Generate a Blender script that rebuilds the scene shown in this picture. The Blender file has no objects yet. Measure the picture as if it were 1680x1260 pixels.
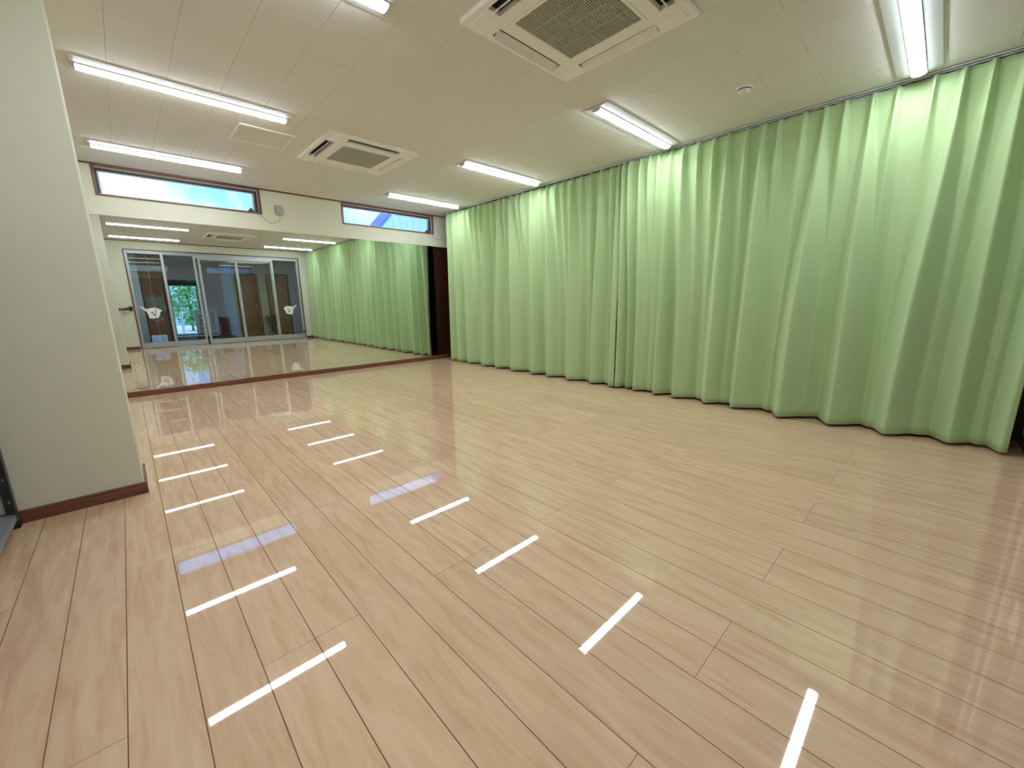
import bpy, bmesh, math, random
from mathutils import Vector, Matrix
random.seed(7)
scene = bpy.context.scene
COL = scene.collection
PI = math.pi

# ------------------------------------------------------------------ camera
H_CAM = 1.0926
YAW, PITCH, ROLL = 0.7573, 0.2058, -0.0121
fwd = Vector((math.sin(YAW) * math.cos(PITCH), math.cos(YAW) * math.cos(PITCH), -math.sin(PITCH)))
right = Vector((math.cos(YAW), -math.sin(YAW), 0))
up = right.cross(fwd)
r2 = right * math.cos(ROLL) + up * math.sin(ROLL)
u2 = -right * math.sin(ROLL) + up * math.cos(ROLL)
cd = bpy.data.cameras.new('camera')
cd.sensor_width = 36
cd.lens = 660.47 / 1680 * 36
cd.clip_start = 0.02
cam = bpy.data.objects.new('camera', cd)
COL.objects.link(cam)
M = Matrix((r2, u2, -fwd)).transposed().to_4x4()
M.translation = Vector((0, 0, H_CAM))
cam.matrix_world = M
scene.camera = cam

# ------------------------------------------------------------------ world: blue sky with white clouds
w = bpy.data.worlds.new('sky')
scene.world = w
w.use_nodes = True
nt = w.node_tree
for n in list(nt.nodes):
    nt.nodes.remove(n)
out = nt.nodes.new('ShaderNodeOutputWorld')
bg = nt.nodes.new('ShaderNodeBackground')
tc = nt.nodes.new('ShaderNodeTexCoord')
noi = nt.nodes.new('ShaderNodeTexNoise')
noi.inputs['Scale'].default_value = 3.2
noi.inputs['Detail'].default_value = 5
noi.inputs['Roughness'].default_value = 0.55
rmp = nt.nodes.new('ShaderNodeValToRGB')
rmp.color_ramp.elements[0].position = 0.47
rmp.color_ramp.elements[0].color = (0.15, 0.42, 0.95, 1)
rmp.color_ramp.elements[1].position = 0.70
rmp.color_ramp.elements[1].color = (.90, .95, 1.1, 1)
mpg = nt.nodes.new('ShaderNodeMapping')
mpg.inputs['Location'].default_value = (0.0, 0.0, 0.35)
nt.links.new(tc.outputs['Generated'], mpg.inputs['Vector'])
nt.links.new(mpg.outputs['Vector'], noi.inputs['Vector'])
nt.links.new(noi.outputs['Fac'], rmp.inputs['Fac'])
nt.links.new(rmp.outputs['Color'], bg.inputs['Color'])
bg.inputs['Strength'].default_value = 3.0
nt.links.new(bg.outputs[0], out.inputs['Surface'])

# ------------------------------------------------------------------ sun (high, outside; does not reach into the room)
sd = bpy.data.lights.new('sun', 'SUN')
sd.energy = 4.0
sd.angle = 0.01
sd.color = (1.0, 0.96, 0.88)
sun = bpy.data.objects.new('sun', sd)
COL.objects.link(sun)
sun.rotation_euler = (math.radians(28), math.radians(-34), 0)

# ------------------------------------------------------------------ exposure
LAMP = 50.0                      # radiance of the ceiling lamps' lenses
vs = scene.view_settings
scene.display_settings.display_device = 'sRGB'
vs.view_transform = 'Standard'
vs.look = 'None'
vs.exposure = 0.0
vs.gamma = 1.0
vs.use_curve_mapping = False
scene.cycles.use_denoising = True
scene.cycles.max_bounces = 12
scene.cycles.diffuse_bounces = 6
scene.cycles.glossy_bounces = 8
scene.cycles.transparent_max_bounces = 12
scene.cycles.sample_clamp_indirect = 6.0


# ================================================================== materials
def lin(c):
    return tuple(((x / 255) / 12.92 if x / 255 <= .04045 else ((x / 255 + .055) / 1.055) ** 2.4) for x in c)


def mat(name, col, rough=0.6, metal=0.0, noise=0.0, scale=20, bump=0.0, bscale=200, coat=0.0, spec=0.5):
    m = bpy.data.materials.new(name)
    m.use_nodes = True
    t = m.node_tree
    b = t.nodes['Principled BSDF']
    b.inputs['Base Color'].default_value = (*col, 1)
    b.inputs['Roughness'].default_value = rough
    b.inputs['Metallic'].default_value = metal
    b.inputs['Coat Weight'].default_value = coat
    b.inputs['Specular IOR Level'].default_value = spec
    if noise or bump:
        g = t.nodes.new('ShaderNodeNewGeometry')
    if noise:
        n = t.nodes.new('ShaderNodeTexNoise')
        n.inputs['Scale'].default_value = scale
        n.inputs['Detail'].default_value = 4
        r = t.nodes.new('ShaderNodeValToRGB')
        r.color_ramp.elements[0].position = 0.3
        r.color_ramp.elements[1].position = 0.7
        r.color_ramp.elements[0].color = (*[c * (1 - noise) for c in col], 1)
        r.color_ramp.elements[1].color = (*[min(1, c * (1 + noise)) for c in col], 1)
        t.links.new(g.outputs['Position'], n.inputs['Vector'])
        t.links.new(n.outputs['Fac'], r.inputs['Fac'])
        t.links.new(r.outputs['Color'], b.inputs['Base Color'])
    if bump:
        n2 = t.nodes.new('ShaderNodeTexNoise')
        n2.inputs['Scale'].default_value = bscale
        n2.inputs['Detail'].default_value = 3
        bu = t.nodes.new('ShaderNodeBump')
        bu.inputs['Strength'].default_value = bump
        bu.inputs['Distance'].default_value = 0.002
        t.links.new(g.outputs['Position'], n2.inputs['Vector'])
        t.links.new(n2.outputs['Fac'], bu.inputs['Height'])
        t.links.new(bu.outputs['Normal'], b.inputs['Normal'])
    return m


def wood_mat(name, c0, c1, rough, axis=1, stretch=14, scale=5, coat=0.0, coat_rough=0.03, coat_ior=1.5, per_object=0.12, wave=0.0):
    """wood grain that runs along one world axis; every object gets its own shift of the pattern and tone"""
    m = bpy.data.materials.new(name)
    m.use_nodes = True
    t = m.node_tree
    b = t.nodes['Principled BSDF']
    g = t.nodes.new('ShaderNodeNewGeometry')
    oi = t.nodes.new('ShaderNodeObjectInfo')
    sc = [stretch] * 3
    sc[axis] = 1.0
    mp = t.nodes.new('ShaderNodeMapping')
    mp.inputs['Scale'].default_value = sc
    t.links.new(g.outputs['Position'], mp.inputs['Vector'])
    sh = t.nodes.new('ShaderNodeVectorMath')
    sh.operation = 'SCALE'
    sh.inputs[0].default_value = (31.0, 57.0, 13.0)
    t.links.new(oi.outputs['Random'], sh.inputs['Scale'])
    ad = t.nodes.new('ShaderNodeVectorMath')
    ad.operation = 'ADD'
    t.links.new(mp.outputs['Vector'], ad.inputs[0])
    t.links.new(sh.outputs['Vector'], ad.inputs[1])
    n = t.nodes.new('ShaderNodeTexNoise')
    n.inputs['Scale'].default_value = scale
    n.inputs['Detail'].default_value = 5
    n.inputs['Roughness'].default_value = 0.62
    n.inputs['Distortion'].default_value = 0.6
    t.links.new(ad.outputs['Vector'], n.inputs['Vector'])
    r = t.nodes.new('ShaderNodeValToRGB')
    r.color_ramp.elements[0].position = 0.30
    r.color_ramp.elements[1].position = 0.62
    r.color_ramp.elements[0].color = (*c0, 1)
    r.color_ramp.elements[1].color = (*c1, 1)
    t.links.new(n.outputs['Fac'], r.inputs['Fac'])
    hs = t.nodes.new('ShaderNodeHueSaturation')
    mr = t.nodes.new('ShaderNodeMapRange')
    mr.inputs['To Min'].default_value = 1 - per_object
    mr.inputs['To Max'].default_value = 1 + per_object * .6
    t.links.new(oi.outputs['Random'], mr.inputs['Value'])
    t.links.new(mr.outputs['Result'], hs.inputs['Value'])
    t.links.new(r.outputs['Color'], hs.inputs['Color'])
    t.links.new(hs.outputs['Color'], b.inputs['Base Color'])
    b.inputs['Roughness'].default_value = rough
    b.inputs['Coat Weight'].default_value = coat
    b.inputs['Coat Roughness'].default_value = coat_rough
    b.inputs['Coat IOR'].default_value = coat_ior
    if coat >= 1:
        b.inputs['Specular IOR Level'].default_value = 0.0      # the varnish alone gives the gloss
    if wave:
        n3 = t.nodes.new('ShaderNodeTexNoise')
        n3.inputs['Scale'].default_value = 9
        n3.inputs['Detail'].default_value = 2
        t.links.new(g.outputs['Position'], n3.inputs['Vector'])
        bu = t.nodes.new('ShaderNodeBump')
        bu.inputs['Strength'].default_value = wave
        bu.inputs['Distance'].default_value = 0.001
        t.links.new(n3.outputs['Fac'], bu.inputs['Height'])
        t.links.new(bu.outputs['Normal'], b.inputs['Coat Normal'])
    return m


def emis(name, col, strength):
    m = bpy.data.materials.new(name)
    m.use_nodes = True
    t = m.node_tree
    b = t.nodes['Principled BSDF']
    b.inputs['Base Color'].default_value = (.9, .9, .9, 1)
    b.inputs['Emission Color'].default_value = (*col, 1)
    b.inputs['Emission Strength'].default_value = strength
    return m


def glass_mat(name, tint=(0.93, 0.97, 0.96), refl=1.0):
    """clear architectural pane: transparent with fresnel reflection"""
    m = bpy.data.materials.new(name)
    m.use_nodes = True
    t = m.node_tree
    for n in list(t.nodes):
        t.nodes.remove(n)
    o = t.nodes.new('ShaderNodeOutputMaterial')
    mx = t.nodes.new('ShaderNodeMixShader')
    tr = t.nodes.new('ShaderNodeBsdfTransparent')
    gl = t.nodes.new('ShaderNodeBsdfGlossy')
    fr = t.nodes.new('ShaderNodeFresnel')
    fr.inputs['IOR'].default_value = 1.5
    ml = t.nodes.new('ShaderNodeMath')
    ml.operation = 'MULTIPLY'
    ml.inputs[1].default_value = refl
    tr.inputs['Color'].default_value = (*tint, 1)
    gl.inputs['Roughness'].default_value = 0.0
    t.links.new(fr.outputs[0], ml.inputs[0])
    t.links.new(ml.outputs[0], mx.inputs['Fac'])
    t.links.new(tr.outputs[0], mx.inputs[1])
    t.links.new(gl.outputs[0], mx.inputs[2])
    t.links.new(mx.outputs[0], o.inputs['Surface'])
    return m


MT = {}
MT['floor'] = wood_mat('maple_floor', lin((210, 171, 141)), lin((226, 193, 164)), 0.35, 1, 9, 3.2, coat=1.0, coat_rough=0.02, coat_ior=1.85, per_object=0.05, wave=0.004)
MT['groove'] = mat('floor_groove', lin((138, 98, 66)), 0.5)
MT['slab'] = mat('slab', lin((110, 84, 60)), 0.8, noise=.1)
MT['wall'] = mat('cream_wallpaper', lin((218, 217, 198)), 0.85, noise=.015, scale=40, bump=0.25, bscale=420)
MT['ceil'] = mat('ceiling_tile', lin((225, 223, 217)), 0.9, noise=.02, scale=60, bump=0.3, bscale=300)
MT['ceil_gap'] = mat('ceiling_joint', lin((214, 211, 203)), 0.9)
MT['brown'] = wood_mat('brown_trim', lin((96, 54, 36)), lin((122, 72, 50)), 0.4, 0, 12, 6, coat=.3, coat_rough=.2, per_object=.05)
MT['darkwood'] = wood_mat('dark_wood_panel', lin((44, 24, 14)), lin((66, 36, 20)), 0.45, 2, 12, 5, per_object=.05)
MT['door'] = wood_mat('brown_door', lin((152, 92, 58)), lin((180, 114, 74)), 0.4, 2, 12, 5, per_object=.06)
MT['mirror'] = mat('mirror_silver', (0.84, 0.89, 0.87), 0.0, 1.0)
MT['mirror_edge'] = mat('mirror_edge', lin((170, 178, 172)), 0.3)
MT['alu'] = mat('aluminium', lin((188, 192, 194)), 0.38, 0.55)
MT['alu_white'] = mat('white_sash', lin((214, 214, 224)), 0.4, 0.1)
MT['reveal'] = mat('window_reveal', lin((205, 196, 204)), 0.5)
MT['dark_sash'] = mat('dark_gasket', lin((60, 58, 66)), 0.5)
MT['glass'] = glass_mat('clear_glass')
MT['glass_win'] = glass_mat('window_glass', (0.97, 0.99, 0.99), .6)
MT['white'] = mat('white_plastic', lin((222, 220, 206)), 0.45)
MT['fix'] = mat('white_enamel', lin((208, 210, 212)), 0.4)
MT['lens'] = emis('lamp_lens', (0.87, 0.95, 1.0), LAMP)
MT['ac'] = mat('ac_plastic', lin((246, 245, 240)), 0.45)
MT['ac_dark'] = mat('ac_inside', lin((22, 20, 18)), 0.7)
MT['grille'] = mat('ac_grille', lin((190, 186, 176)), 0.55)
MT['grille_back'] = mat('ac_filter', lin((84, 76, 66)), 0.8)
MT['grey'] = mat('grey_plastic', lin((168, 168, 166)), 0.5)
MT['black'] = mat('black_plastic', lin((20, 20, 22)), 0.5)
MT['cable'] = mat('cable_sheath', lin((186, 182, 158)), 0.5)
MT['steel'] = mat('grey_steel_shelf', lin((152, 154, 162)), 0.45, 0.3, noise=.04)
MT['post'] = mat('dark_steel_angle', lin((70, 70, 78)), 0.45, 0.3, noise=.1)
MT['red'] = mat('red_box', lin((140, 20, 26)), 0.5, noise=.1)
MT['tan'] = mat('entry_wallpaper', lin((222, 200, 184)), 0.85, noise=.03, scale=12)
MT['entry_white'] = mat('entry_white_wall', lin((232, 228, 224)), 0.8, noise=.01)
MT['mat_dark'] = mat('dark_mat', lin((60, 46, 40)), 0.7, noise=.1)
MT['paper'] = mat('blue_paper', lin((150, 190, 240)), 0.7)
MT['poster'] = mat('beige_notice', lin((170, 160, 130)), 0.7, noise=.12, scale=25)
MT['sign'] = mat('sign_board', lin((216, 216, 226)), 0.5)
MT['ink'] = mat('sign_ink', lin((26, 30, 44)), 0.6)
MT['ink_blue'] = mat('sign_blue_ink', lin((60, 80, 130)), 0.6)
MT['sticker'] = mat('white_vinyl', lin((245, 245, 245)), 0.5)
MT['leaf'] = mat('leaf', lin((70, 150, 70)), 0.6, noise=.35, scale=6)
MT['leaf2'] = mat('leaf_pale', lin((120, 190, 110)), 0.6, noise=.3, scale=6)
MT['bark'] = mat('bark', lin((110, 90, 70)), 0.8, noise=.2)
MT['concrete'] = mat('outdoor_concrete', lin((190, 196, 198)), 0.9, noise=.06, scale=3)
MT['siding'] = mat('blue_siding', lin((150, 180, 220)), 0.6, noise=.03)
MT['fascia'] = mat('fascia', lin((96, 110, 180)), 0.6)
MT['roof'] = mat('grey_roof', lin((110, 116, 130)), 0.7, noise=.08)
MT['house'] = mat('pale_render', lin((226, 230, 234)), 0.8, noise=.03)


def curtain_mat():
    m = mat('green_curtain', lin((154, 184, 126)), 0.75, spec=.25)
    t = m.node_tree
    b = t.nodes['Principled BSDF']
    b.inputs['Sheen Weight'].default_value = 0.35
    b.inputs['Sheen Roughness'].default_value = 0.5
    b.inputs['Sheen Tint'].default_value = (.8, 1, .75, 1)
    g = t.nodes.new('ShaderNodeNewGeometry')
    mp = t.nodes.new('ShaderNodeMapping')
    mp.inputs['Scale'].default_value = (500, 500, 150)
    n = t.nodes.new('ShaderNodeTexNoise')
    n.inputs['Scale'].default_value = 1
    r = t.nodes.new('ShaderNodeValToRGB')
    c = lin((177, 202, 152))
    r.color_ramp.elements[0].position = .25
    r.color_ramp.elements[1].position = .75
    r.color_ramp.elements[0].color = (*[x * .93 for x in c], 1)
    r.color_ramp.elements[1].color = (*[x * 1.07 for x in c], 1)
    t.links.new(g.outputs['Position'], mp.inputs['Vector'])
    t.links.new(mp.outputs['Vector'], n.inputs['Vector'])
    t.links.new(n.outputs['Fac'], r.inputs['Fac'])
    t.links.new(r.outputs['Color'], b.inputs['Base Color'])
    return m


MT['curtain'] = curtain_mat()
MT['lining'] = mat('curtain_lining', lin((206, 214, 196)), 0.8)


# ================================================================== mesh helpers
class MB:
    """collects boxes, prisms, tubes into one mesh"""
    def __init__(s):
        s.v, s.f, s.mi = [], [], []

    def box(s, x0, x1, y0, y1, z0, z1, mi=0):
        b = len(s.v)
        s.v += [(x, y, z) for x in (x0, x1) for y in (y0, y1) for z in (z0, z1)]
        for q in ((0, 1, 3, 2), (4, 6, 7, 5), (0, 4, 5, 1), (2, 3, 7, 6), (0, 2, 6, 4), (1, 5, 7, 3)):
            s.f.append([b + i for i in q])
            s.mi.append(mi)
        return s

    def poly(s, pts, mi=0):
        b = len(s.v)
        s.v += [tuple(p) for p in pts]
        s.f.append(list(range(b, b + len(pts))))
        s.mi.append(mi)
        return s

    def prism(s, prof, axis, a0, a1, mi=0):
        """extrude a 2-D profile along an axis: axis 0 -> prof is (y,z), 1 -> (x,z), 2 -> (x,y)"""
        b, n = len(s.v), len(prof)
        for a in (a0, a1):
            for p, q in prof:
                s.v.append((a, p, q) if axis == 0 else (p, a, q) if axis == 1 else (p, q, a))
        for i in range(n):
            j = (i + 1) % n
            s.f.append([b + i, b + j, b + n + j, b + n + i])
            s.mi.append(mi)
        s.f.append([b + i for i in range(n)][::-1])
        s.mi.append(mi)
        s.f.append([b + n + i for i in range(n)])
        s.mi.append(mi)
        return s

    def cyl(s, c, r, h, axis=2, n=20, mi=0, r2=None):
        r2 = r if r2 is None else r2
        b = len(s.v)
        for k, rr in ((0, r), (1, r2)):
            for i in range(n):
                a = 2 * PI * i / n
                p, q = rr * math.cos(a), rr * math.sin(a)
                d = [0, 0, 0]
                d[axis] = k * h
                d[(axis + 1) % 3] += p
                d[(axis + 2) % 3] += q
                s.v.append((c[0] + d[0], c[1] + d[1], c[2] + d[2]))
        for i in range(n):
            j = (i + 1) % n
            s.f.append([b + i, b + j, b + n + j, b + n + i])
            s.mi.append(mi)
        s.f.append([b + i for i in range(n)][::-1])
        s.f.append([b + n + i for i in range(n)])
        s.mi += [mi, mi]
        return s

    def tube(s, pts, r, n=8, mi=0):
        pts = [Vector(p) for p in pts]
        b = len(s.v)
        for k, p in enumerate(pts):
            d = (pts[min(k + 1, len(pts) - 1)] - pts[max(k - 1, 0)]).normalized()
            a = d.cross(Vector((0, 0, 1)))
            if a.length < .05:
                a = d.cross(Vector((1, 0, 0)))
            a.normalize()
            c = d.cross(a)
            for i in range(n):
                t = 2 * PI * i / n
                s.v.append(tuple(p + a * (r * math.cos(t)) + c * (r * math.sin(t))))
        for k in range(len(pts) - 1):
            for i in range(n):
                j = (i + 1) % n
                s.f.append([b + k * n + i, b + k * n + j, b + (k + 1) * n + j, b + (k + 1) * n + i])
                s.mi.append(mi)
        s.f.append([b + i for i in range(n)][::-1])
        e = b + (len(pts) - 1) * n
        s.f.append([e + i for i in range(n)])
        s.mi += [mi, mi]
        return s

    def mesh(s, name, mats, bevel=0.0, smooth=False, seg=1):
        me = bpy.data.meshes.new(name)
        me.from_pydata(s.v, [], s.f)
        for m in (mats if isinstance(mats, (list, tuple)) else [mats]):
            me.materials.append(m)
        for p, i in zip(me.polygons, s.mi):
            p.material_index = i
        bm = bmesh.new()
        bm.from_mesh(me)
        bmesh.ops.recalc_face_normals(bm, faces=bm.faces)
        if bevel:
            bmesh.ops.bevel(bm, geom=list(bm.edges), offset=bevel, segments=seg, affect='EDGES', clamp_overlap=True)
        bm.to_mesh(me)
        bm.free()
        if smooth:
            for p in me.polygons:
                p.use_smooth = True
        return me

    def build(s, name, mats, parent=None, bevel=0.0, smooth=False, seg=1, **kw):
        if parent is not None:                     # coordinates are given in the room: make them local to the parent
            p = world_loc(parent)
            s.v = [(a - p.x, b - p.y, c - p.z) for a, b, c in s.v]
        o = bpy.data.objects.new(name, s.mesh(name, mats, bevel, smooth, seg))
        COL.objects.link(o)
        if parent is not None:
            o.parent = parent
        tag(o, **kw)
        return o


def world_loc(o):
    l = Vector((0, 0, 0))
    while o is not None:
        l += o.location
        o = o.parent
    return l


def tag(o, label=None, cat=None, group=None, kind=None):
    if label:
        o['label'] = label
    if cat:
        o['category'] = cat
    if group:
        o['group'] = group
    if kind:
        o['kind'] = kind
    return o


def thing(name, loc, label=None, cat=None, group=None, kind=None):
    o = bpy.data.objects.new(name, None)
    o.empty_display_size = .1
    COL.objects.link(o)
    o.location = loc
    return tag(o, label, cat, group, kind)


def copy_tree(root, loc, label, group=None):
    r = root.copy()
    COL.objects.link(r)
    r.location = loc
    r['label'] = label
    if group:
        r['group'] = group
    for ch in list(root.children):
        c = ch.copy()
        COL.objects.link(c)
        c.parent = r
        for g in list(ch.children):
            d = g.copy()
            COL.objects.link(d)
            d.parent = c
    return r


# ================================================================== room dimensions
XL, XR = -1.0, 4.75              # left wall, right wall (behind the curtains)
YM = 6.562                       # mirror plane
YB = -0.54                       # back wall plane
ZC = 2.60
S = 'structure'

# ------------------------------------------------------------------ floor: slab and planks
floor = MB().box(XL - .16, XR + .16, YB - .12, YM + .2, -.12, -.012).build('floor', MT['slab'], kind=S)
X0, PW = -0.1555, 0.303
cache = {}


def plank_mesh(wd, ln, grv):
    key = (round(wd, 4), round(ln, 4), round(grv, 4))
    if key in cache:
        return cache[key]
    mb = MB()
    e, d = .0014, .0016
    prof = [(0, -.012), (0, -d), (e, 0)]
    g = grv
    if .01 < g < wd - .01:
        prof += [(g - .0014, 0), (g, -d), (g + .0014, 0)]
    prof += [(wd - e, 0), (wd, -d), (wd, -.012)]
    y0, y1 = .0006, ln - .0006
    n = len(prof)
    for y in (y0, y1):
        mb.v += [(x, y, z) for x, z in prof]
    for i in range(n - 1):
        mb.f.append([i, i + 1, n + i + 1, n + i])
        mb.mi.append(1 if (abs(prof[i][1] - prof[i + 1][1]) > 1e-6) else 0)
    mb.f.append(list(range(n)))
    mb.f.append([n + i for i in range(n)])
    mb.mi += [1, 1]
    me = mb.mesh('plank', [MT['floor'], MT['groove']])
    cache[key] = me
    return me


def add_plank(x, y0, y1, wd, grv):
    o = bpy.data.objects.new('plank', plank_mesh(wd, y1 - y0, grv))
    COL.objects.link(o)
    o.parent = floor
    o.location = (x, y0, 0)


for m in range(-3, 17):
    xa = X0 + m * PW
    xb = xa + PW
    xc, xd = max(xa, XL), min(xb, XR)
    if xd - xc < .01:
        continue
    base = (1.29 - .007 * m) if m % 2 else (.375 - .006 * m)
    js = [base + k * 1.822 for k in range(-3, 6)]
    ys = [YB - .1] + [j for j in js if YB - .05 < j < YM - .05] + [YM + .012]
    for a, b in zip(ys, ys[1:]):
        add_plank(xc, a, b, xd - xc, xa + PW / 2 - xc)

# ------------------------------------------------------------------ ceiling: slab and tiles
ceiling = MB().box(XL - .16, XR + .16, YB - .12, YM + .2, ZC + .008, ZC + .1).build('ceiling', MT['ceil_gap'], kind=S)
tcache = {}


def tile(x0, x1, y0, y1):
    wd, ln = x1 - x0, y1 - y0
    if wd < .01 or ln < .01:
        return
    key = (round(wd, 4), round(ln, 4))
    if key not in tcache:
        g, e = .0004, .0008
        mb = MB()
        zs = ((g, 0.008), (g, .0014), (g + e, 0))
        b = 0
        for q, z in zs:
            mb.v += [(q, q, z), (wd - q, q, z), (wd - q, ln - q, z), (q, ln - q, z)]
        for k in range(2):
            for i in range(4):
                j = (i + 1) % 4
                mb.f.append([k * 4 + i, k * 4 + j, k * 4 + 4 + j, k * 4 + 4 + i])
                mb.mi.append(0)
        mb.f.append([8, 9, 10, 11])
        mb.mi.append(0)
        tcache[key] = mb.mesh('ceiling_tile', MT['ceil'])
    o = bpy.data.objects.new('tile', tcache[key])
    COL.objects.link(o)
    o.parent = ceiling
    o.location = (x0, y0, ZC)


TX, TW, TL = 0.1555, 0.2955, 0.606
i = -5
for i in range(-5, 17):
    xa = TX + i * TW
    x0, x1 = max(xa, XL), min(xa + TW, XR)
    if x1 - x0 < .01:
        continue
    off = 3.54 if i % 2 else 3.54 + TL / 2
    ys = sorted([YB, YM - .01] + [off + k * TL for k in range(-8, 8) if YB + .02 < off + k * TL < YM - .03])
    for a, b in zip(ys, ys[1:]):
        tile(x0, x1, a, b)

# ------------------------------------------------------------------ walls
W1 = (-0.03, 1.56)               # outer edges of the two high windows' brown casings
W2 = (2.646, 4.283)
WZ = (2.27, 2.585)
mb = MB()
yf, yk = YM - .012, YM + .16
zt = 2.066
ins = .02
for xa, xb in ((XL - .16, W1[0] + ins), (W1[1] - ins, W2[0] + ins), (W2[1] - ins, XR + .16)):
    mb.box(xa, xb, yf, yk, zt, ZC)
for a, b in (W1, W2):
    mb.box(a + ins, b - ins, yf, yk, zt, WZ[0] + ins)
    mb.box(a + ins, b - ins, yf, yk, WZ[1] - ins, ZC)
mb.box(XL - .16, 4.262, YM + .008, yk, 0, zt)
mb.box(4.262, XR + .16, YM + .09, yk, 0, zt)
mb.build('wall_front', MT['wall'], kind=S)
MB().box(XL - .16, XL, YB - .12, YM + .16, -.012, ZC).build('wall_left', MT['wall'], kind=S)
MB().box(XR, XR + .16, YB - .12, YM + .16, -.012, ZC).build('wall_right', MT['darkwood'], kind=S)
DX0, DX1, DZ = 0.19, 4.055, 2.40
mb = MB()
mb.box(XL - .16, DX0, YB - .12, YB, -.012, ZC)
mb.box(DX1, XR + .16, YB - .12, YB, -.012, ZC)
mb.box(DX0, DX1, YB - .12, YB, DZ, ZC)
mb.build('wall_back', MT['wall'], kind=S)
# stub wall that comes out from the left
CX, CY0, CY1 = -0.062, 3.105, 3.48
MB().box(XL, CX, CY0, CY1, -.012, ZC).build('wall_middle', MT['wall'], bevel=.003, kind=S)


def base_prof(t=.012, h=.068):
    return [(0, 0), (t, 0), (t, h * .62), (t * .72, h * .66), (t * .72, h * .94), (t * .5, h), (0, h)]


# baseboards
BH = .068
bp = base_prof()
mb = MB().prism([(CY0 - a, z) for a, z in bp], 0, XL, CX + .012)
mb.prism([(CX + a, z) for a, z in bp], 1, CY0, CY1)
mb.prism([(CY1 + a, z) for a, z in bp], 0, XL, CX + .012)
mb.build('baseboard_middle', MT['brown'], kind=S)
MB().prism([(YM + .008 - a * 2.4, z * .98) for a, z in bp], 0, XL, 4.50).build('baseboard_front', MT['brown'], kind=S)
MB().prism([(YB + a, z) for a, z in bp], 0, XL, DX0 - .02).build('baseboard_back', MT['brown'], kind=S)
MB().prism([(YB + a, z) for a, z in bp], 0, DX1 + .02, XR).build('baseboard_right', MT['brown'], kind=S)
MB().prism([(XL + a, z) for a, z in bp], 1, YB, YM).build('baseboard_left', MT['brown'], kind=S)
# crown strips under the ceiling on the window wall and the back wall
MB().box(XL, XR, yf - .012, yf, ZC - .018, ZC).build('trim_1', MT['brown'], bevel=.002, kind=S)
MB().box(XL, XR, YB, YB + .012, ZC - .018, ZC).build('trim_2', MT['brown'], bevel=.002, kind=S)
# dark panel in the recess right of the mirrors
MB().box(4.262, XR, YM + .06, YM + .09, 0, zt).build('trim_3', MT['darkwood'], bevel=.003, kind=S)


# ------------------------------------------------------------------ high windows
def window(n, a, b):
    z0, z1 = WZ
    t = thing('window_%d' % n, ((a + b) / 2, YM, z0), kind=S)
    c = .024
    y0 = yf - .012
    mb = MB()
    mb.box(a, b, y0, y0 + .03, z1 - c * .7, z1).box(a, b, y0, y0 + .03, z0, z0 + c * .7)
    mb.box(a, a + c, y0, y0 + .03, z0 + c * .7, z1 - c * .7).box(b - c, b, y0, y0 + .03, z0 + c * .7, z1 - c * .7)
    mb.build('casing', MT['brown'], t, bevel=.002)
    ia, ib, i0, i1 = a + c, b - c, z0 + c * .7, z1 - c * .7
    y1 = y0 + .03
    yr = YM + .085
    mb = MB()
    mb.box(ia - .006, ib + .006, y1, yr, i0 - .006, i0).box(ia - .006, ib + .006, y1, yr, i1, i1 + .006)
    mb.box(ia - .006, ia, y1, yr, i0, i1).box(ib, ib + .006, y1, yr, i0, i1)
    mb.build('reveal', MT['reveal'], t)
    ys = yr - .04
    mb = MB()
    mb.box(ia, ib, ys, yr + .03, i1 - .03, i1 - .001).box(ia, ia + .018, ys, yr + .03, i0 + .001, i1 - .03).box(ib - .03, ib, ys, yr + .03, i0 + .001, i1 - .03)
    mb.build('dark_frame', MT['dark_sash'], t, bevel=.002)
    sa, sb, s0, s1 = ia + .012, ib - .03, i0 + .001, i1 - .03
    f = .022

    def lean(m):                                  # the top-hung sash stands a little open at the bottom
        ti = math.radians(9)
        m.v = [(x, ys + .01 + (y - ys - .01) * math.cos(ti) + (s1 - z) * math.sin(ti), s1 - (s1 - z) * math.cos(ti) + (y - ys - .01) * math.sin(ti)) for x, y, z in m.v]
        return m
    mb = MB()
    mb.box(sa, sb, ys + .005, ys + .03, s0, s0 + f).box(sa, sb, ys + .005, ys + .03, s1 - f * .6, s1)
    mb.box(sa, sa + f, ys + .005, ys + .03, s0 + f, s1 - f * .6).box(sb - f, sb, ys + .005, ys + .03, s0 + f, s1 - f * .6)
    lean(mb).build('sash', MT['alu_white'], t, bevel=.002)
    lean(MB().box(sa + f * .8, sb - f * .8, ys + .014, ys + .019, s0 + f * .8, s1 - f * .5)).build('pane', MT['glass_win'], t)
    MB().box(ia, ib, ys - .004, yr + .03, i0, i0 + .010).build('sill', MT['alu_white'], t, bevel=.001)
    k = MB().box(sb - .095, sb - .02, ys - .018, ys + .005, s0 + .002, s0 + .03)
    k.cyl((sb - .06, ys - .018, s0 + .03), .016, .022, 2, 14)
    k.build('crank_operator', MT['dark_sash'], t, bevel=.002)
    return t


window(1, *W1)
window(2, *W2)

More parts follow.
